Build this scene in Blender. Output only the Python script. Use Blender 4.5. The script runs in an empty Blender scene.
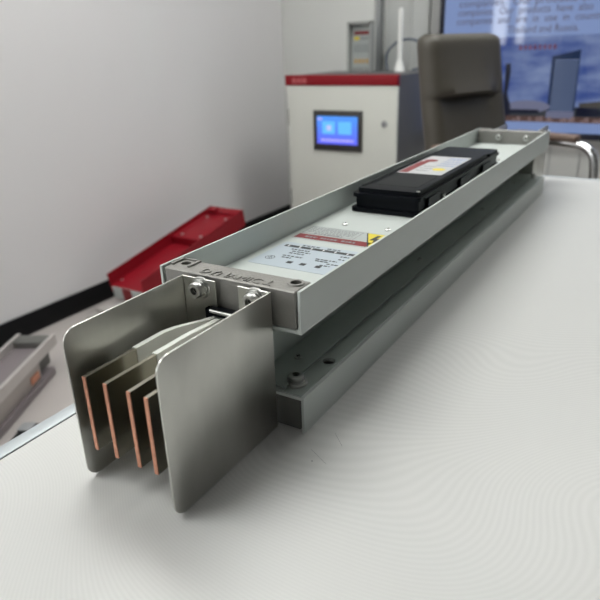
import bpy, bmesh, math, random
from mathutils import Vector, Matrix
random.seed(7)
S = bpy.context.scene
COL = S.collection
PI = math.pi

# ------------------------------------------------------------------ helpers
def new():
    return bmesh.new()

def box(bm, x0, x1, y0, y1, z0, z1, bev=0.0, seg=2):
    m = Matrix.Translation(((x0+x1)/2, (y0+y1)/2, (z0+z1)/2)) @ Matrix.Diagonal((abs(x1-x0), abs(y1-y0), abs(z1-z0), 1))
    r = bmesh.ops.create_cube(bm, size=1, matrix=m)
    if bev > 0:
        es = list({e for v in r['verts'] for e in v.link_edges})
        bmesh.ops.bevel(bm, geom=es, offset=bev, segments=seg, affect='EDGES', profile=0.5)

def frame_for(d):
    d = Vector(d).normalized()
    return d.to_track_quat('Z', 'Y').to_matrix().to_4x4()

def cyl(bm, c, d, r, h, seg=24, r2=None):
    """cylinder / cone starting at c and running h along d"""
    m = Matrix.Translation(Vector(c)) @ frame_for(d) @ Matrix.Translation((0, 0, h/2))
    bmesh.ops.create_cone(bm, cap_ends=True, segments=seg, radius1=r, radius2=r if r2 is None else r2, depth=h, matrix=m)

def lathe(bm, c, d, prof, seg=32):
    """prof: list of (radius, height) revolved about axis d through c"""
    m = Matrix.Translation(Vector(c)) @ frame_for(d)
    rings = []
    for r, h in prof:
        if r < 1e-6:
            rings.append([bm.verts.new(m @ Vector((0, 0, h)))])
        else:
            rings.append([bm.verts.new(m @ Vector((r*math.cos(2*PI*k/seg), r*math.sin(2*PI*k/seg), h))) for k in range(seg)])
    for a, b in zip(rings, rings[1:]):
        for k in range(seg):
            k2 = (k+1) % seg
            if len(a) == 1 and len(b) > 1: bm.faces.new((a[0], b[k2], b[k]))
            elif len(b) == 1 and len(a) > 1: bm.faces.new((a[k], a[k2], b[0]))
            elif len(a) > 1: bm.faces.new((a[k], a[k2], b[k2], b[k]))

def prism(bm, pts, vec):
    """closed polygon of 3-D points extruded by vec"""
    vec = Vector(vec)
    a = [bm.verts.new(Vector(p)) for p in pts]
    b = [bm.verts.new(Vector(p)+vec) for p in pts]
    n = len(a)
    bm.faces.new(a); bm.faces.new(b[::-1])
    for i in range(n):
        j = (i+1) % n
        bm.faces.new((a[j], a[i], b[i], b[j]))

def round_rect(a0, a1, b0, b1, radii, n=7):
    """2-D rounded rectangle; radii for corners (a0,b0),(a1,b0),(a1,b1),(a0,b1)"""
    out = []
    cs = [(a0, b0, 1, 1, PI), (a1, b0, -1, 1, 1.5*PI), (a1, b1, -1, -1, 0), (a0, b1, 1, -1, .5*PI)]
    for (a, b, sa, sb, t0), r in zip(cs, radii):
        if r <= 0: out.append((a, b)); continue
        for k in range(n+1):
            t = t0 + k/n*PI/2
            out.append((a+sa*r+r*math.cos(t), b+sb*r+r*math.sin(t)))
    return out

def tube(bm, pts, r, seg=12, closed_ends=True):
    pts = [Vector(p) for p in pts]
    rings = []; up = None
    for i, p in enumerate(pts):
        t = (pts[min(i+1, len(pts)-1)]-pts[max(i-1, 0)]).normalized()
        if up is None:
            up = t.orthogonal().normalized()
        up = (up - t*up.dot(t)).normalized()
        w = t.cross(up)
        rr = r[i] if isinstance(r, (list, tuple)) else r
        rings.append([bm.verts.new(p+rr*(math.cos(2*PI*k/seg)*up+math.sin(2*PI*k/seg)*w)) for k in range(seg)])
    for a, b in zip(rings, rings[1:]):
        for k in range(seg):
            k2 = (k+1) % seg
            bm.faces.new((a[k], a[k2], b[k2], b[k]))
    if closed_ends:
        bm.faces.new(rings[0][::-1]); bm.faces.new(rings[-1])

def smooth_path(pts, n=8):
    P = [Vector(p) for p in pts]; P = [2*P[0]-P[1]] + P + [2*P[-1]-P[-2]]
    out = []
    for i in range(1, len(P)-2):
        for k in range(n):
            t = k/n; a, b, c, d = P[i-1:i+3]
            out.append(.5*((2*b)+(c-a)*t+(2*a-5*b+4*c-d)*t*t+(3*b-a-3*c+d)*t**3))
    out.append(P[-2]); return out

def extrude_profile(bm, prof, y0, y1):
    """closed x-z profile run along y"""
    prism(bm, [(x, y0, z) for x, z in prof], (0, y1-y0, 0))

def u_profile(x0, x1, zweb, zlip, t):
    s = 1 if zlip > zweb else -1
    return [(x0, zweb), (x1, zweb), (x1, zlip), (x1-t, zlip), (x1-t, zweb+s*t), (x0+t, zweb+s*t), (x0+t, zlip), (x0, zlip)]

def text_mesh(body, size, extrude=0.0, align='LEFT'):
    cu = bpy.data.curves.new('t', 'FONT'); cu.body = body; cu.size = size; cu.extrude = extrude; cu.align_x = align
    cu.resolution_u = 3
    o = bpy.data.objects.new('t', cu); COL.objects.link(o)
    dg = bpy.context.evaluated_depsgraph_get()
    me = bpy.data.meshes.new_from_object(o.evaluated_get(dg))
    bpy.data.objects.remove(o); bpy.data.curves.remove(cu)
    return me

def add_text(bm, body, size, matrix, extrude=0.0, align='LEFT'):
    me = text_mesh(body, size, extrude, align); me.transform(matrix); bm.from_mesh(me); bpy.data.meshes.remove(me)

def shade(bm, ang=35):
    bmesh.ops.recalc_face_normals(bm, faces=bm.faces[:])
    lim = math.radians(ang)
    for f in bm.faces: f.smooth = True
    for e in bm.edges:
        if len(e.link_faces) != 2 or e.calc_face_angle(0) > lim: e.smooth = False

def obj(name, bm, mat, parent=None, offset=None, ang=35):
    shade(bm, ang)
    me = bpy.data.meshes.new(name); 
    if offset is not None: bmesh.ops.translate(bm, verts=bm.verts[:], vec=-Vector(offset))
    bm.to_mesh(me); bm.free(); me.materials.append(mat)
    o = bpy.data.objects.new(name, me); COL.objects.link(o)
    if parent is not None: o.parent = parent
    return o

def tag(o, label, cat, group=None, kind=None):
    o['label'] = label; o['category'] = cat
    if group: o['group'] = group
    if kind: o['kind'] = kind
    return o

def thing(name, label, cat, loc=(0, 0, 0), rot=(0, 0, 0), group=None):
    o = bpy.data.objects.new(name, None); COL.objects.link(o)
    o.empty_display_size = .05
    o.location = loc; o.rotation_euler = rot
    return tag(o, label, cat, group)

def struct(name, bm, mat, label=None, cat=None, parent=None):
    o = obj(name, bm, mat, parent)
    o['kind'] = 'structure'
    if label: tag(o, label, cat)
    return o

def cut(bm_target, cutters):
    """boolean holes; cutters = list of bmesh builder callables"""
    a = bpy.data.meshes.new('a'); bmesh.ops.recalc_face_normals(bm_target, faces=bm_target.faces[:]); bm_target.to_mesh(a); bm_target.free()
    oa = bpy.data.objects.new('a', a); COL.objects.link(oa)
    rem = []
    for f in cutters:
        b = new(); f(b); bmesh.ops.recalc_face_normals(b, faces=b.faces[:])
        mb = bpy.data.meshes.new('b'); b.to_mesh(mb); b.free()
        ob = bpy.data.objects.new('b', mb); COL.objects.link(ob); rem.append(ob)
        m = oa.modifiers.new('m', 'BOOLEAN'); m.operation = 'DIFFERENCE'; m.solver = 'EXACT'; m.object = ob
    dg = bpy.context.evaluated_depsgraph_get(); dg.update()
    me = bpy.data.meshes.new_from_object(oa.evaluated_get(dg))
    out = new(); out.from_mesh(me)
    for o in rem + [oa]:
        m = o.data; bpy.data.objects.remove(o); bpy.data.meshes.remove(m)
    bpy.data.meshes.remove(me)
    return out

# ------------------------------------------------------------------ materials
def mat(name, col, rough=.5, metal=0.0, noise=0.0, nscale=30, bump=0.0, bscale=200, stretch=(1, 1, 1), rnoise=0.0, spec=.5, coat=0.0):
    m = bpy.data.materials.new(name); m.use_nodes = True
    nt = m.node_tree; b = nt.nodes['Principled BSDF']
    b.inputs['Base Color'].default_value = (*col, 1); b.inputs['Roughness'].default_value = rough
    b.inputs['Metallic'].default_value = metal; b.inputs['Specular IOR Level'].default_value = spec
    b.inputs['Coat Weight'].default_value = coat
    if noise or bump or rnoise:
        tc = nt.nodes.new('ShaderNodeTexCoord'); mp = nt.nodes.new('ShaderNodeMapping')
        mp.inputs['Scale'].default_value = stretch
        nt.links.new(tc.outputs['Object'], mp.inputs['Vector'])
        nz = nt.nodes.new('ShaderNodeTexNoise'); nz.inputs['Scale'].default_value = nscale; nz.inputs['Detail'].default_value = 5
        nt.links.new(mp.outputs['Vector'], nz.inputs['Vector'])
        if noise:
            mx = nt.nodes.new('ShaderNodeMix'); mx.data_type = 'RGBA'
            mx.inputs[6].default_value = (*[max(0, c*(1-noise)) for c in col], 1)
            mx.inputs[7].default_value = (*[min(1, c*(1+noise)) for c in col], 1)
            nt.links.new(nz.outputs['Fac'], mx.inputs[0]); nt.links.new(mx.outputs[2], b.inputs['Base Color'])
        if rnoise:
            mr = nt.nodes.new('ShaderNodeMapRange'); mr.inputs[1].default_value = .3; mr.inputs[2].default_value = .7
            mr.inputs[3].default_value = max(.02, rough-rnoise); mr.inputs[4].default_value = min(1, rough+rnoise)
            nt.links.new(nz.outputs['Fac'], mr.inputs[0]); nt.links.new(mr.outputs[0], b.inputs['Roughness'])
        if bump:
            n2 = nt.nodes.new('ShaderNodeTexNoise'); n2.inputs['Scale'].default_value = bscale; n2.inputs['Detail'].default_value = 3
            nt.links.new(mp.outputs['Vector'], n2.inputs['Vector'])
            bp = nt.nodes.new('ShaderNodeBump'); bp.inputs['Strength'].default_value = bump; bp.inputs['Distance'].default_value = .002
            nt.links.new(n2.outputs['Fac'], bp.inputs['Height']); nt.links.new(bp.outputs['Normal'], b.inputs['Normal'])
    return m

def emit(name, col, strength, rough=.15, spec=.5):
    m = bpy.data.materials.new(name); m.use_nodes = True
    b = m.node_tree.nodes['Principled BSDF']
    b.inputs['Base Color'].default_value = (*[c*.05 for c in col], 1); b.inputs['Roughness'].default_value = rough
    b.inputs['Specular IOR Level'].default_value = spec
    b.inputs['Emission Color'].default_value = (*col, 1); b.inputs['Emission Strength'].default_value = strength
    return m

M = {}
M['wall'] = mat('wall paint', (.72, .705, .712), .75, noise=.02, nscale=3, bump=.05, bscale=60)
M['wallback'] = mat('back wall paint', (.66, .665, .645), .75, noise=.02, nscale=3)
M['ceiling'] = mat('ceiling paint', (.45, .45, .445), .8)
M['floor'] = mat('floor vinyl', (.42, .385, .37), .35, noise=.08, nscale=4)
M['trimdark'] = mat('dark grey wall paint', (.20, .20, .20), .7)
M['baseboard'] = mat('black baseboard', (.006, .006, .007), .6, spec=.15)
M['trim'] = mat('grey panel trim', (.50, .51, .50), .5, noise=.03, nscale=4)
M['paint'] = mat('light grey powder coat', (.53, .565, .545), .45, noise=.02, nscale=12, bump=.06, bscale=900)
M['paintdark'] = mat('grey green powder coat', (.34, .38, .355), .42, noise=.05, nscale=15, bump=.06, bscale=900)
M['plate'] = mat('tinned steel plate', (.56, .555, .52), .32, 1.0, noise=.22, nscale=34, stretch=(1, 1, .55))
M['bar'] = mat('tinned busbar', (.40, .375, .31), .25, 1.0, noise=.15, nscale=40)
M['copper'] = mat('cut copper', (.64, .31, .21), .42, 1.0, noise=.35, nscale=350, bump=.3, bscale=600)
M['sleeve'] = mat('white insulation sleeve', (.74, .74, .69), .45, noise=.05, nscale=40)
M['cast'] = mat('cast aluminium', (.27, .262, .245), .5, .6, noise=.1, nscale=60, bump=.25, bscale=500)
M['castdark'] = mat('dark cast aluminium', (.16, .16, .15), .5, .5, noise=.1, nscale=60)
M['zinc'] = mat('zinc bolt', (.52, .52, .50), .34, 1.0, noise=.1, nscale=200)
M['boltdark'] = mat('dark zinc bolt', (.42, .42, .41), .28, 1.0)
M['black'] = mat('black plastic', (.004, .005, .007), .4, bump=.05, bscale=1200, spec=.08)
M['blackgloss'] = mat('black socket recess', (.004, .004, .004), .5)
M['blackpanel'] = mat('black lid panel', (.014, .015, .016), .5, spec=.1)
M['sticker'] = mat('white sticker', (.45, .51, .56), .4)
M['stickerw'] = mat('white warning sticker', (.42, .45, .44), .4)
M['ink'] = mat('black ink', (.02, .022, .025), .5)
M['inkgrey'] = mat('grey ink', (.22, .23, .24), .5)
M['redink'] = mat('red ink', (.19, .006, .010), .55)
M['yellow'] = mat('yellow ink', (.72, .58, .04), .45)
M['blueink'] = mat('blue ink', (.2, .28, .5), .45)
M['whiteink'] = mat('white ink', (.75, .75, .75), .5)
M['alu'] = mat('aluminium edge', (.42, .45, .47), .5, .4)
M['seam'] = mat('dark seam', (.03, .03, .03), .6)
M['tableleg'] = mat('table leg steel', (.35, .36, .37), .4, .6)
M['cabwhite'] = mat('cabinet light grey', (.60, .605, .56), .5, bump=.05, bscale=500)
M['cabdark'] = mat('cabinet dark grey', (.085, .085, .088), .45)
M['cabred'] = mat('cabinet red', (.24, .004, .011), .45, spec=.3)
M['red'] = mat('red enamel', (.23, .004, .012), .48, spec=.3, noise=.08, nscale=8)
M['silver'] = mat('silver anodised', (.56, .53, .51), .35, .5, noise=.06, nscale=10)
M['silverdark'] = mat('dull purple grey side', (.22, .19, .20), .4, .3)
M['leather'] = mat('brown grey leather', (.064, .056, .044), .5, noise=.1, nscale=20, bump=.12, bscale=350)
M['armpad'] = mat('brown arm pad', (.17, .11, .085), .5)
M['chrome'] = mat('chrome', (.8, .8, .8), .08, 1.0)
M['bezel'] = mat('television bezel', (.012, .014, .028), .3)
M['whiteplastic'] = mat('white plastic', (.80, .80, .78), .4)
M['cable'] = mat('grey blue cable', (.13, .15, .19), .5)
M['lamp'] = emit('ceiling panel light', (.985, 1, .965), 13.0)
M['window'] = emit('bright window pane', (.95, .98, 1.0), 9.0)

# table laminate: fine contour lines over a slow noise field
def table_mat():
    m = mat('white wave laminate', (.72, .715, .695), .42)
    nt = m.node_tree; b = nt.nodes['Principled BSDF']; L = nt.links.new
    tc = nt.nodes.new('ShaderNodeTexCoord'); sep = nt.nodes.new('ShaderNodeSeparateXYZ')
    L(tc.outputs['Object'], sep.inputs[0])
    nz = nt.nodes.new('ShaderNodeTexNoise'); nz.inputs['Scale'].default_value = 3.4; nz.inputs['Detail'].default_value = 0.6
    L(tc.outputs['Object'], nz.inputs['Vector'])
    def math_(op, a, bb):
        n = nt.nodes.new('ShaderNodeMath'); n.operation = op
        for i, v in enumerate((a, bb)):
            if v is None: continue
            if isinstance(v, (int, float)): n.inputs[i].default_value = v
            else: L(v, n.inputs[i])
        return n.outputs[0]
    f = math_('ADD', math_('MULTIPLY', nz.outputs['Fac'], .36), math_('MULTIPLY', sep.outputs['Y'], .8))
    s = math_('SINE', math_('MULTIPLY', f, 2*PI/.0030), None)
    mr = nt.nodes.new('ShaderNodeMapRange'); mr.inputs[1].default_value = -1; mr.inputs[2].default_value = 1
    L(s, mr.inputs[0])
    mx = nt.nodes.new('ShaderNodeMix'); mx.data_type = 'RGBA'
    mx.inputs[6].default_value = (.535, .533, .520, 1); mx.inputs[7].default_value = (.565, .562, .549, 1)
    L(mr.outputs[0], mx.inputs[0]); L(mx.outputs[2], b.inputs['Base Color'])
    return m
M['table'] = table_mat()

# ------------------------------------------------------------------ room shell
FL, CE = -.745, 1.955
WX0, WX1, WY0, WY1 = -1.87, 3.2, -3.3, 3.0
b = new(); box(b, WX0-.1, WX1+.1, WY0-.1, WY1+.1, FL-.1, FL); struct('floor', b, M['floor'])
b = new(); box(b, WX0-.1, WX1+.1, WY0-.1, WY1+.1, CE, CE+.1); struct('ceiling', b, M['ceiling'])
b = new(); box(b, WX0-.1, WX0, WY0-.1, WY1+.1, FL, CE); struct('wall_left', b, M['wall'])
b = new(); box(b, WX1, WX1+.1, WY0-.1, WY1+.1, FL, CE); struct('wall_right', b, M['trimdark'])
b = new(); box(b, WX0, WX1, WY1, WY1+.1, FL, CE); struct('wall_back', b, M['wallback'])
b = new(); box(b, WX0, WX1, WY0-.1, WY0, FL, CE); struct('wall_front', b, M['trim'])
b = new(); box(b, WX0, WX0+.012, WY0, 2.94, FL, FL+.085, .002); struct('baseboard_left', b, M['baseboard'])
# boxed-out pale panel in the corner, grey panel and pale strip beside the television
b = new(); box(b, WX0, -1.29, 2.93, WY1, FL, CE, .004); struct('trim_1', b, M['wallback'])
b = new(); box(b, -1.289, -1.266, 2.955, WY1, FL, CE); struct('trim_2', b, M['tableleg'])  # darker strip standing in for the corner panel's shaded side face
b = new()
box(b, -1.235, -1.0, 2.965, WY1, FL, CE, .004); box(b, -1.10, -1.085, 2.955, 2.97, FL, CE, .002)
struct('trim_3', b, M['trim'])
b = new(); box(b, -.985, -.935, 2.97, WY1, FL, CE, .003); struct('trim_4', b, M['ceiling'])
# thin seam strips of the wall below the television
for n, x in ((5, -.34), (6, -.20)):
    b = new(); box(b, x-.004, x+.004, 2.994, 3.0, FL, -.19); struct('trim_%d' % n, b, M['trim'])
# tall windows in the left wall behind the camera
for n, (y0, y1) in enumerate(((-3.24, -2.72), (-2.25, -1.55)), 1):
    z0, z1 = .22, 1.15
    b = new()
    for y in (y0-.05, y1): box(b, WX0, WX0+.03, y, y+.05, z0-.05, z1+.05, .003)
    for z in (z0-.05, z1): box(b, WX0, WX0+.03, y0, y1, z, z+.05, .003)
    wf = struct('window_%d' % n, b, M['whiteplastic'])
    b = new(); box(b, WX0+.004, WX0+.010, y0, y1, z0, z1); struct('window_pane', b, M['window'], parent=wf)

# ceiling lights
def ceiling_light(x, y, label):
    t = thing('ceiling_light', label, 'ceiling light', (x, y, CE), group='square ceiling lights')
    b = new()
    for s in (-1, 1):
        box(b, s*.62-.02, s*.62+.02, -.32, .32, -.03, 0, .003); box(b, -.64, .64, s*.3-.02, s*.3+.02, -.03, 0, .003)
    obj('light_frame', b, M['whiteplastic'], t)
    b = new(); box(b, -.6, .6, -.28, .28, -.022, -.004); obj('diffuser', b, M['lamp'], t)
LG = 'rectangular white ceiling light panel above the room'
for x, y in ((-.9, .85), (.05, 2.15), (-1.05, -.75)):
    ceiling_light(x, y, LG)

# ------------------------------------------------------------------ table
T = thing('table', 'large white wave-patterned table with aluminium edge under the long busway', 'table', (.6, .1, FL))
TO = (.6, .1, FL)
b = new(); box(b, -.1795, 1.45, -1.05, 1.055, -.03, 0.0); obj('tabletop', b, M['table'], T, TO)
b = new()
box(b, -.1955, -.1810, -1.065, 1.070, -.034, .0006, .002); box(b, 1.4515, 1.465, -1.065, 1.07, -.034, .0006, .002)
box(b, -.1955, 1.465, 1.0565, 1.070, -.034, .0006, .002); box(b, -.1955, 1.465, -1.065, -1.0515, -.034, .0006, .002)
obj('edge_strip', b, M['alu'], T, TO)
b = new(); box(b, -.1812, -.1794, -1.06, 1.06, -.03, -.0006); obj('edge_seam', b, M['seam'], T, TO)
b = new()
for a_, c_ in (((.0144, -.0145), (.0325, -.0245)), ((.0205, .0117), (.0328, -.0004))):
    d_ = (Vector(c_)-Vector(a_)).normalized().orthogonal()*.00012
    prism(b, [(a_[0]-d_[0], a_[1]-d_[1], 0), (c_[0]-d_[0], c_[1]-d_[1], 0), (c_[0]+d_[0], c_[1]+d_[1], 0), (a_[0]+d_[0], a_[1]+d_[1], 0)], (0, 0, .00008))
lathe(b, (.0221, -.0264, 0), (0, 0, 1), [(0, 0), (.0007, 0), (.0007, .0001), (0, .0001)], 10)
obj('scratch_mark', b, M['inkgrey'], T, TO)
for x in (-.08, 1.3):
    for y in (-.9, .92):
        b = new(); box(b, x-.03, x+.03, y-.03, y+.03, FL, -.03, .004); obj('leg', b, M['tableleg'], T, TO)

# ------------------------------------------------------------------ main busway
BX0, BX1, L_, H_ = -.130, .0005, .90, .1165
B = thing('busway', 'long light grey busbar trunking lying along the white table with bare copper bar ends', 'busway', (-.065, .45, 0))
BO = (-.065, .45, 0)
def part(name, bm, m, parent=B, ang=35):
    return obj(name, bm, m, parent, BO, ang)
t = .0022
# upper tray (U, open upward)
b = new(); extrude_profile(b, u_profile(BX0, BX1, .0835, H_, t), 0, L_)
bmesh.ops.recalc_face_normals(b, faces=b.faces[:])
part('upper_tray', b, M['paint'])
b = new(); box(b, BX0+t+.0004, BX1-t-.0004, .025, L_-.022, .0853, .0915, .0006, 1); tray_floor = part('tray_floor', b, M['paint'])
# lower tray (U, open downward) with punched holes in its flange
b = new(); extrude_profile(b, u_profile(BX0, BX1, .0306, 0, t), 0, L_)
hole_ys = (.060, .30, .53, .74)
def hole(y, x):
    return lambda bb: cyl(bb, (x, y, .02), (0, 0, 1), .0056, .02, 20)
b = cut(b, [hole(y, -.0105) for y in hole_ys[:1]] + [hole(hole_ys[0], -.1195)])
part('lower_tray', b, M['paint'])
# thin strip of darker grey green on each flange of the lower tray
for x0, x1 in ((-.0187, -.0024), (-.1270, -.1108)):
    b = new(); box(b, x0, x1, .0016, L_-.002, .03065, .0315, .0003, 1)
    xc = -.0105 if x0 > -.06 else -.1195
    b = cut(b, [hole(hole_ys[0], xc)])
    part('flange_strip', b, M['paintdark'])
# folded side sheets of the sandwich body between the trays
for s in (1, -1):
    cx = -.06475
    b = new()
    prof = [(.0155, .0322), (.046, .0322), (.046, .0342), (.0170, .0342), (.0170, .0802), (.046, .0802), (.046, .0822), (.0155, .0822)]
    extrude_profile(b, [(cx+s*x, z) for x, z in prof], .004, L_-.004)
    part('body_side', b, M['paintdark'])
# cast end caps
def end_cap(y0, y1, near):
    b = new()
    box(b, BX0+.0036, BX1-.0050, y0+(.0012 if near else 0), y1, .0857, .1152, .0008, 1)
    ym = (y0+y1)/2+.004
    c = [lambda bb: cyl(bb, (-.0125, ym, .09), (0, 0, 1), .0042, .04, 24),
         lambda bb: cyl(bb, (-.1165, ym, .09), (0, 0, 1), .0042, .04, 24)]
    b = cut(b, c)
    # raised collar round the holes
    for x in (-.0125,):
        lathe(b, (x, ym, .1150), (0, 0, 1), [(.0042, 0), (.0042, .0013), (.0062, .0013), (.0068, 0)], 28)
    for dx in (-.0085, .0085): box(b, -.1165+dx-.0012, -.1165+dx+.0012, ym-.0075, ym+.0075, .1148, .1166)
    box(b, -.1165-.0085, -.1165+.0085, ym+.0062, ym+.0078, .1148, .1166)
    return part('end_cap', b, M['cast'])
cap = end_cap(.0, .0245, True); cap2 = end_cap(L_-.022, L_-.002, False)
b = new()
mt = Matrix.Translation((-.0935, .0035, .1152)) 
add_text(b, 'DYNAMIC', .0125, mt, .0008)
mt = Matrix.Translation((-.027, .0125, .1152)) @ Matrix.Rotation(PI, 4, 'Z')
add_text(b, 'T', .0125, mt, .0008)
part('cast_lettering', b, M['cast'], cap)
# thin lip under the cap and lower end blocks
for y0, y1 in ((.0005, .02), (L_-.02, L_-.0005)):
    b = new(); box(b, BX0+.0036, BX1-.0046, y0+.0012, y1, .0006, .0278, .0008, 1); part('end_block', b, M['castdark'])

# bolts
def bolt(c, d, r, h, m, parent=B):
    """flanged bolt: washer, spring washer and hexagon head with socket"""
    b = new(); lathe(b, c, d, [(0, 0), (r*1.45, 0), (r*1.45, r*.22), (r*1.35, r*.3), (r*1.12, r*.3), (r*1.16, r*.42), (r*1.16, r*.62), (r*.9, r*.66), (0, r*.66)], 28)
    w = part('washer', b, m, None)
    b = new()
    dd = Vector(d).normalized(); base = Vector(c)+dd*r*.62
    lathe(b, base, d, [(0, 0), (r*.95, 0), (r, r*.1), (r, h*.82), (r*.88, h), (r*.50, h), (r*.48, h*.45), (0, h*.4)], 24)
    hd = part('bolt', b, m, parent)
    b = new(); lathe(b, base+dd*h*.46, d, [(0, 0), (r*.46, 0), (r*.46, r*.02), (0, r*.02)], 6); part('socket', b, M['blackgloss'], None).parent = hd
    w.parent = hd
    return hd
def origin_fix(o): pass
for x in (-.0865, -.036):
    bolt((x, -.0020, .1060), (0, -1, 0), .0061, .0060, M['zinc'])
    bolt((x, L_-.022-.0002, .1035), (0, -1, 0), .0042, .0042, M['zinc'])
for x in (-.0160, -.1135):
    bolt((x, .0165, .0316), (0, 0, 1), .0062, .0040, M['boltdark'])
    bolt((x, .878, .0316), (0, 0, 1), .0046, .0046, M['boltdark'])
def screw(c, r=.0035, m=None):
    b = new(); lathe(b, c, (0, 0, 1), [(0, 0), (r, 0), (r*.95, r*.35), (r*.6, r*.55), (0, r*.6)], 20)
    hd = part('screw', b, m or M['boltdark'])
    b = new()
    box(b, c[0]-r*.55, c[0]+r*.55, c[1]-r*.12, c[1]+r*.12, c[2]+r*.5, c[2]+r*.63); box(b, c[0]-r*.12, c[0]+r*.12, c[1]-r*.55, c[1]+r*.55, c[2]+r*.5, c[2]+r*.63)
    part('slot', b, M['blackgloss'], hd)
for y in (.049, .33, .595, .80):
    screw((-.0335, y, .0342)); screw((-.0960, y, .0342))
for x in (-.091, -.040): screw((x, .247, .0915), .0036, M['zinc'])
for x in (-.091, -.040): screw((x, .70, .0915), .0036, M['zinc'])

# tin-plated side plates with bolted inward tabs
def side_plate(xo, s, y_free, y_fix, z0, z1):
    """xo outer face x; s = +1 right plate (thickness towards -x)"""
    th = .0014
    d = -1 if y_fix > y_free else 1
    b = new()
    a0, a1 = min(y_free, y_fix), max(y_free, y_fix)
    R = .0105
    radii = (R, 0, 0, R) if y_free < y_fix else (0, R, R, 0)
    pts = [(xo, a, z) for a, z in round_rect(a0, a1, z0, z1, radii)]
    prism(b, pts, (-s*th, 0, 0))
    bmesh.ops.recalc_face_normals(b, faces=b.faces[:])
    rim = [e for e in b.edges if len(e.link_faces) == 2 and e.calc_face_angle(0) > 1.2 and abs(e.verts[0].co.x-e.verts[1].co.x) < 1e-6]
    bmesh.ops.bevel(b, geom=rim, offset=.00035, segments=2, affect='EDGES', profile=.5)
    tx0, tx1 = (xo-s*.0015, xo-s*.0285) if s > 0 else (xo-s*.0015, xo-s*.0325)
    ya, yb = (y_fix-.0016, y_fix-.0002) if d < 0 else (y_fix+.0002, y_fix+.0016)
    box(b, min(tx0, tx1), max(tx0, tx1), ya, yb, z0+.028, z1, .0003, 1)
    return part('side_plate', b, M['plate'])
side_plate(-.0226, 1, -.1195, -.0018, .0004, .1135)
side_plate(-.1048, -1, -.1180, -.0018, .0004, .1135)
side_plate(-.0226, 1, L_+.113, L_+.002, .0004, .1135)
side_plate(-.1048, -1, L_+.113, L_+.002, .0004, .1135)

# busbars: bare tinned ends with raw copper cut faces, sleeved from the bend
xs = (-.0890, -.0703, -.0502, -.0357)
xe = (-.0715, -.0670, -.0625, -.0580)
def bar_strip(xa, xb, y_a, y_b, z0, z1, th, bend=True):
    """plan path from (xa, y_a) to (xb, y_b), straight then S-bend"""
    pl = []
    n = 14
    for k in range(n+1):
        y = y_a+(y_b-y_a)*k/n
        u = min(1, max(0, (y+.046)/(.044)))
        u = u*u*(3-2*u)
        pl.append((xa+(xb-xa)*u, y))
    b = new()
    L = [(x-th/2, y) for x, y in pl]; Rr = [(x+th/2, y) for x, y in pl][::-1]
    prism(b, [(x, y, z0) for x, y in L+Rr], (0, 0, z1-z0))
    return b
for xa, xb in zip(xs, xe):
    o = part('busbar', bar_strip(xa, xb, -.1180, .06, .0303, .0855, .0030), M['bar'])
    b = new(); box(b, xa-.0015, xa+.0015, -.1186, -.1179, .0303, .0855); part('cut_end', b, M['copper'], o)
    part('insulation_sleeve', bar_strip(xa, xb, -.074, .058, .0298, .0862, .0044), M['sleeve'], o)
# black spacer that clamps the bars under the cap
b = new()
box(b, -.0785, -.0765+.030, -.0085, -.0004, .0868, .0925, .0012); 
prism(b, [(-.0795, -.0085, .0925), (-.0795, -.0085, .0800), (-.0755, -.0085, .0790), (-.0740, -.0085, .0868)], (0, .008, 0))
prism(b, [(-.0450, -.0085, .0925), (-.0450, -.0085, .0800), (-.0495, -.0085, .0790), (-.0510, -.0085, .0868)], (0, .008, 0))
sp = part('bar_spacer', b, M['black'])
b = new(); cyl(b, (-.074, -.0095, .0915), (1, 0, 0), .0013, .024, 12); part('clamp_pin', b, M['zinc'], sp)

# printed stickers on the tray floor
Z = .0916
def flat(b, x0, x1, y0, y1, z, h=.00012): box(b, x0, x1, y0, y1, z, z+h)
b = new(); prism(b, [(x, y, Z) for x, y in round_rect(-.116, -.030, .097, .166, (.003,)*4)], (0, 0, .0002))
st = part('rating_label', b, M['sticker']); 
b = new(); zt = Z+.0002
flat(b, -.1105, -.0325, .1525, .1580, zt)
for x in (-.079, -.065, -.049): flat(b, x-.0028, x+.0028, .1095, .1150, zt)
def ring(b, c, r0, r1, z, n=24):
    lathe(b, (c[0], c[1], z), (0, 0, 1), [(r0, 0), (r1, 0), (r1, .0001), (r0, .0001), (r0, 0)], n)
ring(b, (-.1035, .117), .0042, .0048, zt); ring(b, (-.1035, .117), .0015, .0022, zt)
rnd = random.Random(3)
def marks(b, x0, x1, y, h, z, rnd):
    x = x0
    while x < x1:
        w = rnd.uniform(.0016, .0045); flat(b, x, min(x+w, x1), y-h/2, y+h/2, z); x += w+rnd.uniform(.0008, .0016)
for x0, x1, y in ((-.098, -.078, .147), (-.094, -.074, .1415), (-.094, -.078, .136), (-.096, -.074, .1275), (-.094, -.084, .1225), (-.094, -.074, .1615), (-.066, -.052, .1615),
                  (-.062, -.040, .131), (-.060, -.046, .1265), (-.046, -.034, .1225), (-.044, -.034, .146), (-.042, -.036, .138), (-.050, -.040, .117)):
    marks(b, x0, x1, y, .0022, zt, rnd)
part('print', b, M['ink'], st)
b = new()
for k in range(6): flat(b, -.107+k*.013, -.1055+k*.013, .1535, .157, zt+.00012)
part('white_print', b, M['whiteink'], st)

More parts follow.
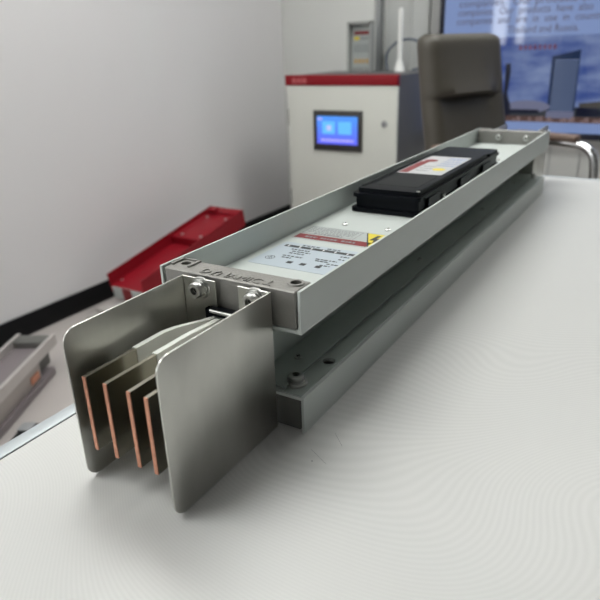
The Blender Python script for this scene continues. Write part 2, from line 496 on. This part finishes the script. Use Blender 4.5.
b = new(); prism(b, [(x, y, Z) for x, y in round_rect(-.121, -.022, .181, .229, (.003,)*4)], (0, 0, .0002))
wl = part('warning_label', b, M['stickerw'])
b = new(); flat(b, -.1185, -.036, .1835, .1975, zt); part('red_band', b, M['redink'], wl)
b = new()
for x0, x1, y in ((-.108, -.094, .190), (-.090, -.070, .190), (-.066, -.050, .190)): marks(b, x0, x1, y, .004, zt+.00012, rnd)
part('band_print', b, M['inkgrey'], wl)
b = new()
for y in (.2255, .2005): flat(b, -.1185, -.058, y, y+.0006, zt)
for x in (-.1185, -.0585): flat(b, x, x+.0006, .2005, .2261, zt)
for y in (.2215, .2170, .2125, .2080): marks(b, -.115, -.062, y, .0018, zt, rnd)
marks(b, -.105, -.072, .2035, .003, zt, rnd)
part('warning_print', b, M['inkgrey'], wl)
b = new(); prism(b, [(-.054, .2265, zt), (-.0345, .184, zt), (-.0225, .2265, zt)], (0, 0, .00012)); tri = part('warning_triangle', b, M['yellow'], wl)
b = new()
zz = zt+.00012
prism(b, [(-.0405, .222, zz), (-.036, .222, zz), (-.0375, .212, zz), (-.033, .213, zz), (-.0355, .196, zz), (-.0375, .206, zz), (-.042, .205, zz)], (0, 0, .0001))
for a_, c_ in (((-.054, .2265), (-.0345, .184)), ((-.0345, .184), (-.0225, .2265))):
    dx, dy = c_[0]-a_[0], c_[1]-a_[1]; l = math.hypot(dx, dy); nx, ny = -dy/l*.0007, dx/l*.0007
    prism(b, [(a_[0]+nx, a_[1]+ny, zz), (a_[0]-nx, a_[1]-ny, zz), (c_[0]-nx, c_[1]-ny, zz), (c_[0]+nx, c_[1]+ny, zz)], (0, 0, .0001))
part('triangle_print', b, M['ink'], wl)

# black cover over the tap-off opening
X0, X1, Y0, Y1 = -.1135, -.0275, .302, .655
b = new()
prism(b, [(x, y, .0916) for x, y in round_rect(X0, X1, Y0+.002, Y1, (.006,)*4)], (0, 0, .005))
prism(b, [(x, y, .0966) for x, y in round_rect(X0+.005, X1-.003, Y0+.006, Y1-.008, (.004,)*4)], (0, 0, .0125))
prism(b, [(x, y, .1091) for x, y in round_rect(X0+.0015, X1-.0005, Y0+.003, Y1-.004, (.006,)*4)], (0, 0, .0045))
prism(b, [(x, y, .1136) for x, y in round_rect(X0+.006, X1-.004, Y0+.009, Y1-.06, (.005,)*4)], (0, 0, .0053))
prism(b, [(x, y, .1136) for x, y in round_rect(X0+.004, X1-.0025, Y1-.056, Y1-.008, (.004,)*4)], (0, 0, .004))
box(b, X0+.006, X0+.010, Y0+.02, Y1-.07, .1186, .1198); box(b, X1-.0085, X1-.0045, Y0+.02, Y1-.07, .1186, .1198)
for y in (Y0+.05, Y0+.17, Y1-.08): box(b, X1-.001, X1+.001, y-.02, y+.02, .0966, .109, .0006, 1)
cov = part('tap_off_cover', b, M['black'])
b = new(); box(b, X0+.018, X1-.014, Y0+.032, Y0+.108, .1184, .1192, .0004, 1); part('lid_panel', b, M['blackpanel'], cov)
b = new(); cyl(b, (X1-.006, Y0+.013, .1186), (0, 0, 1), .0022, .0012, 14); part('cover_screw', b, M['zinc'], cov)
b = new(); cyl(b, (X1-.0022, Y0+.085, .1), (1, 0, 0), .0028, .0036, 14); part('cover_screw', b, M['zinc'], cov)
b = new(); zc = .1190
prism(b, [(x, y, zc) for x, y in round_rect(X0+.013, X1-.0135, .413, .545, (.002,)*4)], (0, 0, .0002)); part('cover_sticker', b, mat('grey white sticker', (.50, .50, .51), .5), cov)
b = new()
flat(b, X0+.0145, X0+.0265, .417, .500, zc+.0002)
lathe(b, (X0+.026, .508, zc+.0002), (0, 0, 1), [(0, 0), (.0095, 0), (.0095, .0001), (0, .0001)], 20)
part('sticker_red_print', b, M['redink'], cov)
b = new(); lathe(b, (-.056, .448, zc+.0002), (0, 0, 1), [(0, 0), (.0085, 0), (.0085, .0001), (0, .0001)], 20); part('sticker_yellow_print', b, M['yellow'], cov)
b = new()
for k, y in enumerate((.475, .49, .505, .52, .532)): marks(b, X0+.046, X1-.016, y, .006, zc+.0002, rnd)
part('sticker_blue_print', b, M['blueink'], cov)
b = new()
for k, y in enumerate((.435, .45, .465)): marks(b, X0+.031, X0+.048, y, .004, zc+.0002, rnd)
part('sticker_grey_print', b, M['inkgrey'], cov)

# ------------------------------------------------------------------ control cabinet
CX0, CX1, CY0, CY1, CT = -1.495, -.905, 2.35, 2.84, .147
Cc = thing('control_cabinet', 'light grey control cabinet with red top band and lit blue touch screen', 'cabinet', ((CX0+CX1)/2, (CY0+CY1)/2, FL))
CO = ((CX0+CX1)/2, (CY0+CY1)/2, FL)
b = new(); box(b, CX0+.012, CX1-.002, CY0+.02, CY1, FL+.06, CT-.004, .004); obj('body', b, M['cabdark'], Cc, CO)
b = new(); box(b, CX0+.03, CX1-.02, CY0+.05, CY1-.03, FL, FL+.06); obj('plinth', b, M['cabdark'], Cc, CO)
b = new(); box(b, CX0+.012, CX1, CY0, CY0+.02, FL+.07, CT-.048, .003); dr = obj('door', b, M['cabwhite'], Cc, CO)
b = new(); box(b, CX0, CX1, CY0-.004, CY0+.03, CT-.047, CT, .003); rb = obj('top_band', b, M['cabred'], Cc, CO)
b = new()
for k, (x, w) in enumerate(((0, .02), (.026, .012), (.043, .012), (.060, .018))):
    box(b, -1.452+x, -1.452+x+w, CY0-.0052, CY0-.0038, CT-.036, CT-.013)
for x in (.004, .030, .064): box(b, -1.452+x, -1.452+x+.012, CY0-.0054, CY0-.0050, CT-.028, CT-.024)
obj('band_mark', b, mat('pale band mark', (.48, .10, .11), .5), rb, CO)
b = new(); cyl(b, (-.965, CY0-.003, -.068), (0, 1, 0), .015, .004, 24); box(b, -.972, -.958, CY0-.006, CY0, -.076, -.060, .002); obj('lock', b, M['tableleg'], dr, CO)
for z in (-.05, -.45):
    b = new(); box(b, CX0+.004, CX0+.012, CY0+.005, CY0+.03, z-.04, z+.04, .002); obj('hinge', b, M['cabdark'], dr, CO)
SX0, SX1, SZ0, SZ1 = -1.336, -1.074, -.200, -.012
b = new(); box(b, SX0, SX1, CY0-.012, CY0, SZ0, SZ1, .004); hm = obj('touch_screen', b, mat('screen housing', (.035, .032, .03), .4), Cc, CO)
def hmi(name, x0, x1, z0, z1, m, d):
    b = new(); box(b, x0, x1, CY0-.0125-d, CY0-.0118-d, z0, z1); return obj(name, b, m, hm, CO)
def grad_emit(name, c0, c1, z0, z1, strength):
    m = emit(name, c0, strength); nt = m.node_tree; bb = nt.nodes['Principled BSDF']
    tc = nt.nodes.new('ShaderNodeTexCoord'); sp_ = nt.nodes.new('ShaderNodeSeparateXYZ'); nt.links.new(tc.outputs['Object'], sp_.inputs[0])
    mr = nt.nodes.new('ShaderNodeMapRange'); mr.inputs[1].default_value = z0; mr.inputs[2].default_value = z1; nt.links.new(sp_.outputs[2], mr.inputs[0])
    mx = nt.nodes.new('ShaderNodeMix'); mx.data_type = 'RGBA'; mx.inputs[6].default_value = (*c0, 1); mx.inputs[7].default_value = (*c1, 1)
    nt.links.new(mr.outputs[0], mx.inputs[0]); nt.links.new(mx.outputs[2], bb.inputs['Emission Color'])
    return m
hmi('display', SX0+.022, SX1-.022, SZ0+.032, SZ1-.026, grad_emit('blue display', (.12, .13, .95), (.07, .32, .95), SZ0+.032-FL, SZ1-.026-FL, 1.0), 0)
tile = emit('light blue tile', (.13, .50, .95), 1.0)
hmi('display_tile', SX0+.052, SX0+.120, SZ0+.080, SZ0+.138, tile, .0008); hmi('display_tile', SX0+.138, SX0+.208, SZ0+.080, SZ0+.138, tile, .0008)
hmi('display_icon', SX0+.076, SX0+.100, SZ0+.096, SZ0+.120, emit('pale icon', (.5, .55, .95), 1.0), .0014)
b = new()
x = SX0+.045
while x < SX1-.05:
    w = rnd.uniform(.008, .016); box(b, x, x+w, CY0-.0134, CY0-.0126, SZ0+.044, SZ0+.056); x += w+.004
box(b, SX0+.027, SX0+.05, CY0-.0134, CY0-.0126, SZ1-.045, SZ1-.034)
obj('display_text', b, emit('pale display text', (.45, .42, .95), 1.0), hm, CO)

# ------------------------------------------------------------------ things on the cabinet
U = thing('busway_sample', 'short upright grey busway sample with red and yellow label on the cabinet', 'busway', (-1.287, 2.80, CT-.004))
UO = (-1.287, 2.80, CT-.004)
z0, z1 = CT-.004, .383
b = new()
prof = [(-1.354, 2.74), (-1.344, 2.74), (-1.344, 2.775), (-1.230, 2.775), (-1.230, 2.74), (-1.220, 2.74), (-1.220, 2.785), (-1.354, 2.785)]
prism(b, [(x, y, z0) for x, y in prof], (0, 0, z1-z0)); box(b, -1.354, -1.220, 2.74, 2.785, z1-.012, z1); obj('tray', b, mat('sample tray grey', (.34, .35, .34), .45), U, UO)
b = new(); box(b, -1.325, -1.249, 2.785, 2.815, z0, z1); obj('back_rib', b, M['paintdark'], U, UO)
def ul(name, x0, x1, za, zb, m, d=0.0):
    b = new(); box(b, x0, x1, 2.7735-d, 2.7755-d, za, zb); return obj(name, b, m, U, UO)
ul('label_panel', -1.340, -1.234, z0+.02, z1-.025, M['stickerw'])
ul('label_red_band', -1.330, -1.244, z1-.062, z1-.045, M['redink'], .001)
ul('label_yellow_mark', -1.328, -1.300, z1-.088, z1-.070, M['yellow'], .001)
b = new()
for z in (z1-.076, z1-.084, z1-.112, z1-.122, z1-.132, z1-.142):
    xx = -1.292 if z > z1-.09 else -1.328
    while xx < -1.250:
        w = rnd.uniform(.006, .014); box(b, xx, xx+w, 2.772, 2.7745, z-.0025, z+.0025); xx += w+.005
obj('label_print', b, M['inkgrey'], U, UO)
b = new()
for k in range(4): box(b, -1.328+k*.022, -1.314+k*.022, 2.772, 2.7745, z0+.04, z0+.062)
obj('label_mark', b, mat('orange mark', (.55, .35, .12), .5), U, UO)

A = thing('antenna', 'slim white stick antenna on conical base standing on the cabinet', 'antenna', (-1.052, 2.72, CT-.004))
b = new(); lathe(b, (0, 0, 0), (0, 0, 1), [(0, 0), (.027, 0), (.028, .006), (.024, .02), (.013, .055), (.0105, .07), (0, .07)]); obj('antenna_base', b, M['whiteplastic'], A)
b = new(); lathe(b, (0, 0, .065), (0, 0, 1), [(0, 0), (.0125, 0), (.012, .17), (.0125, .205), (.0118, .218), (.005, .223), (0, .223)]); obj('antenna_rod', b, M['whiteplastic'], A)

pts = [(-1.150, 2.80, CT), (-1.155, 2.79, .20), (-1.135, 2.78, .245), (-1.075, 2.77, .285), (-1.0, 2.77, .288), (-.935, 2.78, .25), (-.92, 2.79, .20), (-.96, 2.79, .16), (-1.01, 2.79, CT)]
b = new(); tube(b, smooth_path(pts, 6), .0065, 10)
tag(obj('cable_loop', b, M['cable']), 'grey blue cable bent in an arch behind the white antenna', 'cable')

# ------------------------------------------------------------------ television
TV = thing('television', 'large wall television showing a slide with text over a blue city picture', 'television', (-.10, 2.96, -.18))
VO = (-.10, 2.96, -.18)
VX0, VX1, VZ0, VZ1 = -.922, .73, -.180, .75
b = new(); box(b, VX0, VX1, 2.905, 2.955, VZ0, VZ1, .006); box(b, -.4, .2, 2.955, 3.0, 0, .5); obj('housing', b, M['bezel'], TV, VO)
IX0, IX1, IZ0, IZ1 = VX0+.028, VX1-.02, VZ0+.03, VZ1-.02
def slide(name, x0, x1, za, zb, m, d, parent=TV):
    b = new(); box(b, x0, x1, 2.9045-d, 2.906-d, za, zb); return obj(name, b, m, parent, VO)
sc = slide('screen', IX0, IX1, IZ0, IZ1, emit('slide background', (.20, .28, .52), .8, .045), 0)
# picture: clouded blue sky
m = emit('picture sky', (.1, .16, .4), .8, .045); nt = m.node_tree; bb = nt.nodes['Principled BSDF']
tc = nt.nodes.new('ShaderNodeTexCoord'); mp = nt.nodes.new('ShaderNodeMapping'); mp.inputs['Scale'].default_value = (2.2, 1, 6); nt.links.new(tc.outputs['Object'], mp.inputs[0])
nz = nt.nodes.new('ShaderNodeTexNoise'); nz.inputs['Scale'].default_value = 2.2; nz.inputs['Detail'].default_value = 4; nt.links.new(mp.outputs[0], nz.inputs['Vector'])
cr = nt.nodes.new('ShaderNodeValToRGB'); cr.color_ramp.elements[0].position = .38; cr.color_ramp.elements[0].color = (.03, .06, .24, 1)
cr.color_ramp.elements[1].position = .68; cr.color_ramp.elements[1].color = (.19, .25, .43, 1)
nt.links.new(nz.outputs['Fac'], cr.inputs[0]); nt.links.new(cr.outputs[0], bb.inputs['Emission Color'])
PX0, PX1, PZ0, PZ1 = -.80, .60, -.102, .285
slide('picture', PX0, PX1, PZ0, PZ1, m, .0006, sc)
e_dark = emit('picture dark', (.004, .006, .02), .8, .15); e_tow = emit('picture tower', (.012, .025, .07), .8, .15); e_line = emit('picture tower lines', (.20, .26, .42), .8, .15)
slide('picture_land', PX0, PX1, PZ0, -.03, emit('picture land', (.03, .035, .045), .8, .15), .0009, sc)
slide('picture_ground', PX0, PX1, PZ0, -.075, emit('picture ground', (.08, .045, .04), .8, .15), .0012, sc)
b = new(); tx0, tx1 = -.362, -.240
prism(b, [(tx0, 2.9030, -.075), (tx1, 2.9030, -.075), (tx1-.004, 2.9030, .222), (tx0-.004, 2.9030, .196)], (0, .001, 0)); obj('picture_tower', b, e_tow, sc, VO)
b = new()
for k in range(18): box(b, tx0+.012, tx1-.008, 2.9026, 2.9032, -.06+k*.0138, -.0555+k*.0138)
obj('picture_tower_floors', b, e_line, sc, VO)
b = new(); box(b, tx0-.002, tx1, 2.9024, 2.9032, -.082, -.05); obj('picture_tower_base', b, emit('tower base', (.14, .15, .24), .8), sc, VO)
b = new()
ps = [(-.455+.105*math.cos(a), 2.9028, -.030+.028*math.sin(a)) for a in [2*PI*k/28 for k in range(28)]]
prism(b, ps, (0, .001, 0)); obj('picture_stadium', b, emit('picture stadium', (.15, .16, .25), .8), sc, VO)
b = new(); box(b, -.56, -.40, 2.9024, 2.9030, -.062, -.044); obj('picture_shadow', b, e_dark, sc, VO)
b = new()
prism(b, [(-.575, 2.9022, .165), (-.553, 2.9022, .168), (-.548, 2.9022, .13), (-.556, 2.9022, .03), (-.535, 2.9022, -.03), (-.535, 2.9022, -.075), (-.565, 2.9022, -.075), (-.578, 2.9022, -.03), (-.572, 2.9022, .06)], (0, .001, 0)); obj('screen_dark_shape', b, e_dark, sc, VO)  # narrow dark curved shape laid over the screen
b = new(); prism(b, [(-.222, 2.9026, -.012), (.1, 2.9026, .02), (.6, 2.9026, .02), (.6, 2.9026, -.03), (-.222, 2.9026, -.03)], (0, .0008, 0)); obj('picture_hill', b, emit('picture hill', (.06, .055, .05), .8), sc, VO)
b = new(); prism(b, [(-.23, 2.9022, -.03), (.0, 2.9022, -.05), (.3, 2.9022, -.07), (-.23, 2.9022, -.07)], (0, .0008, 0)); obj('picture_road', b, e_dark, sc, VO)
b = new(); box(b, -.56, .22, 2.9021, 2.9028, -.0990, -.0970)
for k in range(46):
    x = rnd.uniform(-.55, .2); w = rnd.uniform(.005, .02); z = rnd.uniform(-.099, -.08); box(b, x, x+w, 2.9020, 2.9028, -.0985, z+.006)
obj('picture_houses', b, emit('picture houses', (.20, .14, .14), .8), sc, VO)
TX = mat('slide text ink', (.09, .075, .11), .3)
b = new()
RX = Matrix.Rotation(PI/2, 4, 'X')
def line(s, x, z, size, align='LEFT', stretch=1.0): add_text(b, s, size, Matrix.Translation((x, 2.9030, z)) @ RX @ Matrix.Diagonal((stretch, 1, 1, 1)), .0002, align)
line('companies.  Our products of', -.825, .425, .046, 'LEFT', 1.1)
line('companies.  Our  products  have  also', -.828, .386, .046, 'LEFT', .86)
line('companies  and  are  in  use  in  countries', -.832, .347, .046, 'LEFT', .90)
line('Thailand and Russia.', -.585, .302, .046, 'LEFT', .86)
obj('slide_text', b, TX, sc, VO)
b = new()
for k in range(8):
    x = -.520+k*.022
    for j in range(3): box(b, x, x+.014, 2.9022, 2.9030, .228+j*.007, .232+j*.007)
    box(b, x+.005, x+.008, 2.9022, 2.9030, .226, .248)
obj('slide_caption', b, mat('caption ink', (.22, .04, .05), .4), sc, VO)

# ------------------------------------------------------------------ office chair
FA = math.atan2(-.335, .94)          # facing direction in plan
CH = thing('office_chair', 'brown grey leather office chair with chrome arms behind the table', 'chair', (-.275, 1.72, FL-.0), (0, 0, FA))
# local frame: +x forward, +y to the sitter's left (far side); z up from the floor
def slab(bm, prof, y0, y1, bev):
    prism(bm, [(x, y0, z) for x, z in prof], (0, y1-y0, 0))
    bmesh.ops.bevel(bm, geom=bm.edges[:], offset=bev, segments=3, affect='EDGES', profile=.6)
HW = .186
def lerp_table(tab, z):
    for (z0, v0), (z1, v1) in zip(tab, tab[1:]):
        if z <= z1: return v0+(v1-v0)*(z-z0)/(z1-z0)
    return tab[-1][1]
front = [(.40, -.075), (.55, -.075), (.70, -.100), (.85, -.130), (1.00, -.152), (1.055, -.160)]
ZC = .855
b = new()
zs = [.40+k*.025 for k in range(18)]+[.84, ZC-.004, ZC-.0005, ZC+.0005, ZC+.012, .89, .91, .935, .96, .985, 1.01, 1.03, 1.042, 1.050, 1.055]
N = 28
def half(z):   # half width, rounded top corners
    return (HW-.03+.03*math.sqrt(max(0, 1-((z-1.025)/.030)**2)) if z > 1.025 else HW)
def win(t):    # 1 in the middle, 0 at the sides
    d = max(0.0, min(1.0, (1-abs(t+.12)*1.12)/.5)); return d*d*(3-2*d)
F, K = [], []
for z in zs:
    hw = half(z); fx = lerp_table(front, z); rf, rk = [], []
    for i in range(N+1):
        t = -1+2*i/N
        edge = max(0.0, (abs(t)-.88)/.12)
        x = fx-.028*edge**2.2
        if z > ZC: x += .026*win(t)*math.exp(-(z-ZC)/.055)*(min(1, (z-ZC+.006)/.018))
        else: x -= .016*win(t)*math.exp(-(ZC-z)/.035)
        if z > 1.035: x -= .025*((z-1.035)/.02)**2
        rf.append(b.verts.new((x, t*hw*(1.04-.12*(z-.75)), z-.013*(z > .9)*min(1, (z-.9)/.1))))
        rk.append(b.verts.new((fx-.075+.02*edge**2+(.02*((z-1.035)/.02)**2 if z > 1.035 else 0), t*hw*(1.04-.12*(z-.75)), z-.013*(z > .9)*min(1, (z-.9)/.1))))
    F.append(rf); K.append(rk)
for a_, c_ in zip(range(len(zs)-1), range(1, len(zs))):
    for i in range(N):
        b.faces.new((F[a_][i], F[a_][i+1], F[c_][i+1], F[c_][i])); b.faces.new((K[a_][i+1], K[a_][i], K[c_][i], K[c_][i+1]))
    b.faces.new((F[a_][0], F[c_][0], K[c_][0], K[a_][0])); b.faces.new((F[a_][N], K[a_][N], K[c_][N], F[c_][N]))
for i in range(N):
    b.faces.new((F[0][i+1], F[0][i], K[0][i], K[0][i+1])); b.faces.new((F[-1][i], F[-1][i+1], K[-1][i+1], K[-1][i]))
obj('backrest', b, M['leather'], CH, ang=60)
b = new(); slab(b, [(-.10, .37), (-.10, .46), (.34, .475), (.38, .44), (.37, .385)], -HW-.01, HW+.01, .02); obj('seat', b, M['leather'], CH)
for s in (-1, 1):
    y = s*(HW+.035)
    b = new()
    path = [(-.12, y, .44), (-.13, y, .55), (-.12, y, .655), (-.09, y, .690), (.0, y, .694), (.12, y, .693), (.165, y, .684), (.195, y, .650), (.203, y, .55), (.20, y, .42), (.19, y, .37), (.12, y, .355), (.0, y*.8, .352)]
    tube(b, smooth_path(path, 6), .015, 14)
    ar = obj('armrest', b, M['chrome'], CH)
    b = new(); box(b, -.10, .135, y-.022, y+.022, .702, .724, .009, 3); obj('arm_pad', b, M['armpad'], ar)
b = new(); cyl(b, (.12, 0, .10), (0, 0, 1), .03, .27); obj('gas_column', b, M['chrome'], CH)
for k in range(5):
    a = 2*PI*k/5+.3
    b = new(); tube(b, [(.12, 0, .11), (.12+.15*math.cos(a), .15*math.sin(a), .10), (.12+.29*math.cos(a), .29*math.sin(a), .075)], [.026, .022, .015], 10)
    lg = obj('leg', b, M['chrome'], CH)
    b = new(); c_ = Vector((.12+.29*math.cos(a), .29*math.sin(a), .029))
    cyl(b, c_-Vector((-math.sin(a), math.cos(a), 0))*.02, (-math.sin(a), math.cos(a), 0), .029, .04, 20); cyl(b, c_, (0, 0, 1), .008, .05, 10); obj('caster', b, M['black'], lg)

# ------------------------------------------------------------------ red tray by the left wall
TILT = math.atan2(.137, .742)
RT = thing('red_busway', 'red enamelled open busway tray tilted up against the left wall', 'busway', (-1.625, 1.290, -.650), (TILT, 0, 0))
w, h, Ln = .097, .083, .715
b = new(); tt = .004
prism(b, [(-w, 0, 0), (w, 0, 0), (w, 0, h), (w-tt, 0, h), (w-tt, 0, .030), (-w+tt, 0, .030), (-w+tt, 0, h), (-w, 0, h)], (0, Ln, 0))
obj('tray', b, M['red'], RT)
b = new(); box(b, -w+tt, w-tt, .40, Ln-.05, .030, .068, .003); obj('cover_plate', b, M['red'], RT)
b = new(); box(b, -w+tt, w-tt, Ln-.05, Ln, .030, .080, .003); box(b, -.07, -.03, Ln-.06, Ln-.02, .078, .092, .003); obj('end_cap', b, M['red'], RT)
for x, y, z in ((-w+.02, .05, .031), (.06, .43, .069), (-.05, .43, .069), (.06, .62, .069), (-.05, .62, .069)):
    b = new(); lathe(b, (x, y, z-.002), (0, 0, 1), [(0, 0), (.008, 0), (.007, .004), (0, .005)], 12); obj('screw', b, M['zinc'], RT)
b = new(); box(b, -w+.012, w-.012, -.004, .0, -.03, .028, .001); es = obj('end_sticker', b, M['stickerw'], RT)
b = new(); box(b, -.028, .022, -.006, -.003, -.03, .028); obj('sticker_red_stripe', b, M['redink'], es)
# supports under it
b = new(); box(b, -1.75, -1.555, 1.16, 1.42, FL, FL+.028, .003)
box(b, -1.735, -1.57, 1.20, 1.42, FL+.028, FL+.050, .003)
tag(obj('flat_busway_end', b, M['silver']), 'flat silver busway piece on the floor under the red tray', 'busway')
BB = thing('black_box', 'black metal box on the floor propping up the red tray', 'box', (-1.62, 1.80, FL))
b = new(); box(b, -.10, .10, -.10, .12, 0, .140, .006); obj('box_body', b, M['black'], BB)
b = new(); box(b, -.105, .105, -.105, .125, .132, .160, .006); obj('box_lid', b, M['black'], BB)

# ------------------------------------------------------------------ silver busway on the floor, left
ang = math.atan2(.183, .344)
SB = thing('silver_busway', 'silver busway section lying on the floor between table and left wall', 'busway', (-1.525, .85, FL), (0, 0, ang))
b = new()
Wd = .135
# local: x across (0 = near edge), -y towards the viewer
extrude_profile(b, [(-Wd, .092), (0, .092), (0, .130), (-.012, .130), (-.012, .100), (-Wd+.012, .100), (-Wd+.012, .130), (-Wd, .130)], -1.3, 0)
obj('upper_tray', b, M['silver'], SB)
b = new(); box(b, -Wd+.012, -.012, -1.28, -.061, .099, .104); obj('tray_lining', b, M['silverdark'], SB)
b = new(); box(b, -Wd+.006, -.006, -1.29, -.13, .028, .094, .003); obj('body_side', b, mat('tan silver side', (.40, .365, .34), .35, .5, noise=.06, nscale=10), SB)  # tan reflection put into the side's base colour
b = new(); box(b, -Wd+.03, -.03, -.1305, -.012, .026, .094); obj('bar_block', b, M['castdark'], SB)
b = new(); box(b, -Wd, .003, -1.3, -.05, 0, .028, .003); obj('lower_tray', b, M['silverdark'], SB)
b = new(); box(b, -Wd+.014, -.014, -.06, -.002, .100, .126, .003); obj('end_cap', b, M['castdark'], SB)
b = new(); box(b, -.008, -.002, -.20, -.145, .040, .066, .002); obj('copper_glow', b, M['copper'], SB)  # small copper plate standing in for an orange reflection on the side
BK = thing('black_floor_box', 'low black box with grey lid strip on the floor beside the table edge', 'box', (-1.15, .435, FL), (0, 0, ang))
b = new(); box(b, -.06, .06, -.25, .12, 0, .05, .006); obj('box_body', b, M['black'], BK)
b = new(); box(b, -.055, -.015, .07, .11, .05, .060, .004); obj('lid_strip', b, M['tableleg'], BK)

# ------------------------------------------------------------------ world, camera
wd = bpy.data.worlds.new('World'); S.world = wd; wd.use_nodes = True
wd.node_tree.nodes['Background'].inputs[0].default_value = (.8, .9, 1, 1); wd.node_tree.nodes['Background'].inputs[1].default_value = .3
yaw, pitch, roll, f = -.55372, .39269, -.03371, 611.37255
cy, sy, cp, sp_ = math.cos(yaw), math.sin(yaw), math.cos(pitch), math.sin(pitch)
fw = Vector((sy*cp, cy*cp, -sp_)); r = Vector((cy, -sy, 0)); u = r.cross(fw)
c, s = math.cos(roll), math.sin(roll)
r2 = c*r+s*u; u2 = -s*r+c*u
cam = bpy.data.cameras.new('camera'); co = bpy.data.objects.new('camera', cam); COL.objects.link(co)
mw = Matrix((r2, u2, -fw)).transposed().to_4x4(); mw.translation = Vector((.20729, -.33478, .27383)); co.matrix_world = mw
cam.sensor_width = 36; cam.lens = f/600*36; cam.clip_start = .01
cam.dof.use_dof = True; cam.dof.focus_distance = .50; cam.dof.aperture_fstop = 10.0
S.camera = co
S.view_settings.view_transform = 'Standard'; S.view_settings.look = 'None'; S.view_settings.gamma = 1; S.view_settings.use_curve_mapping = False
S.view_settings.exposure = 0.08
S.cycles.max_bounces = 8
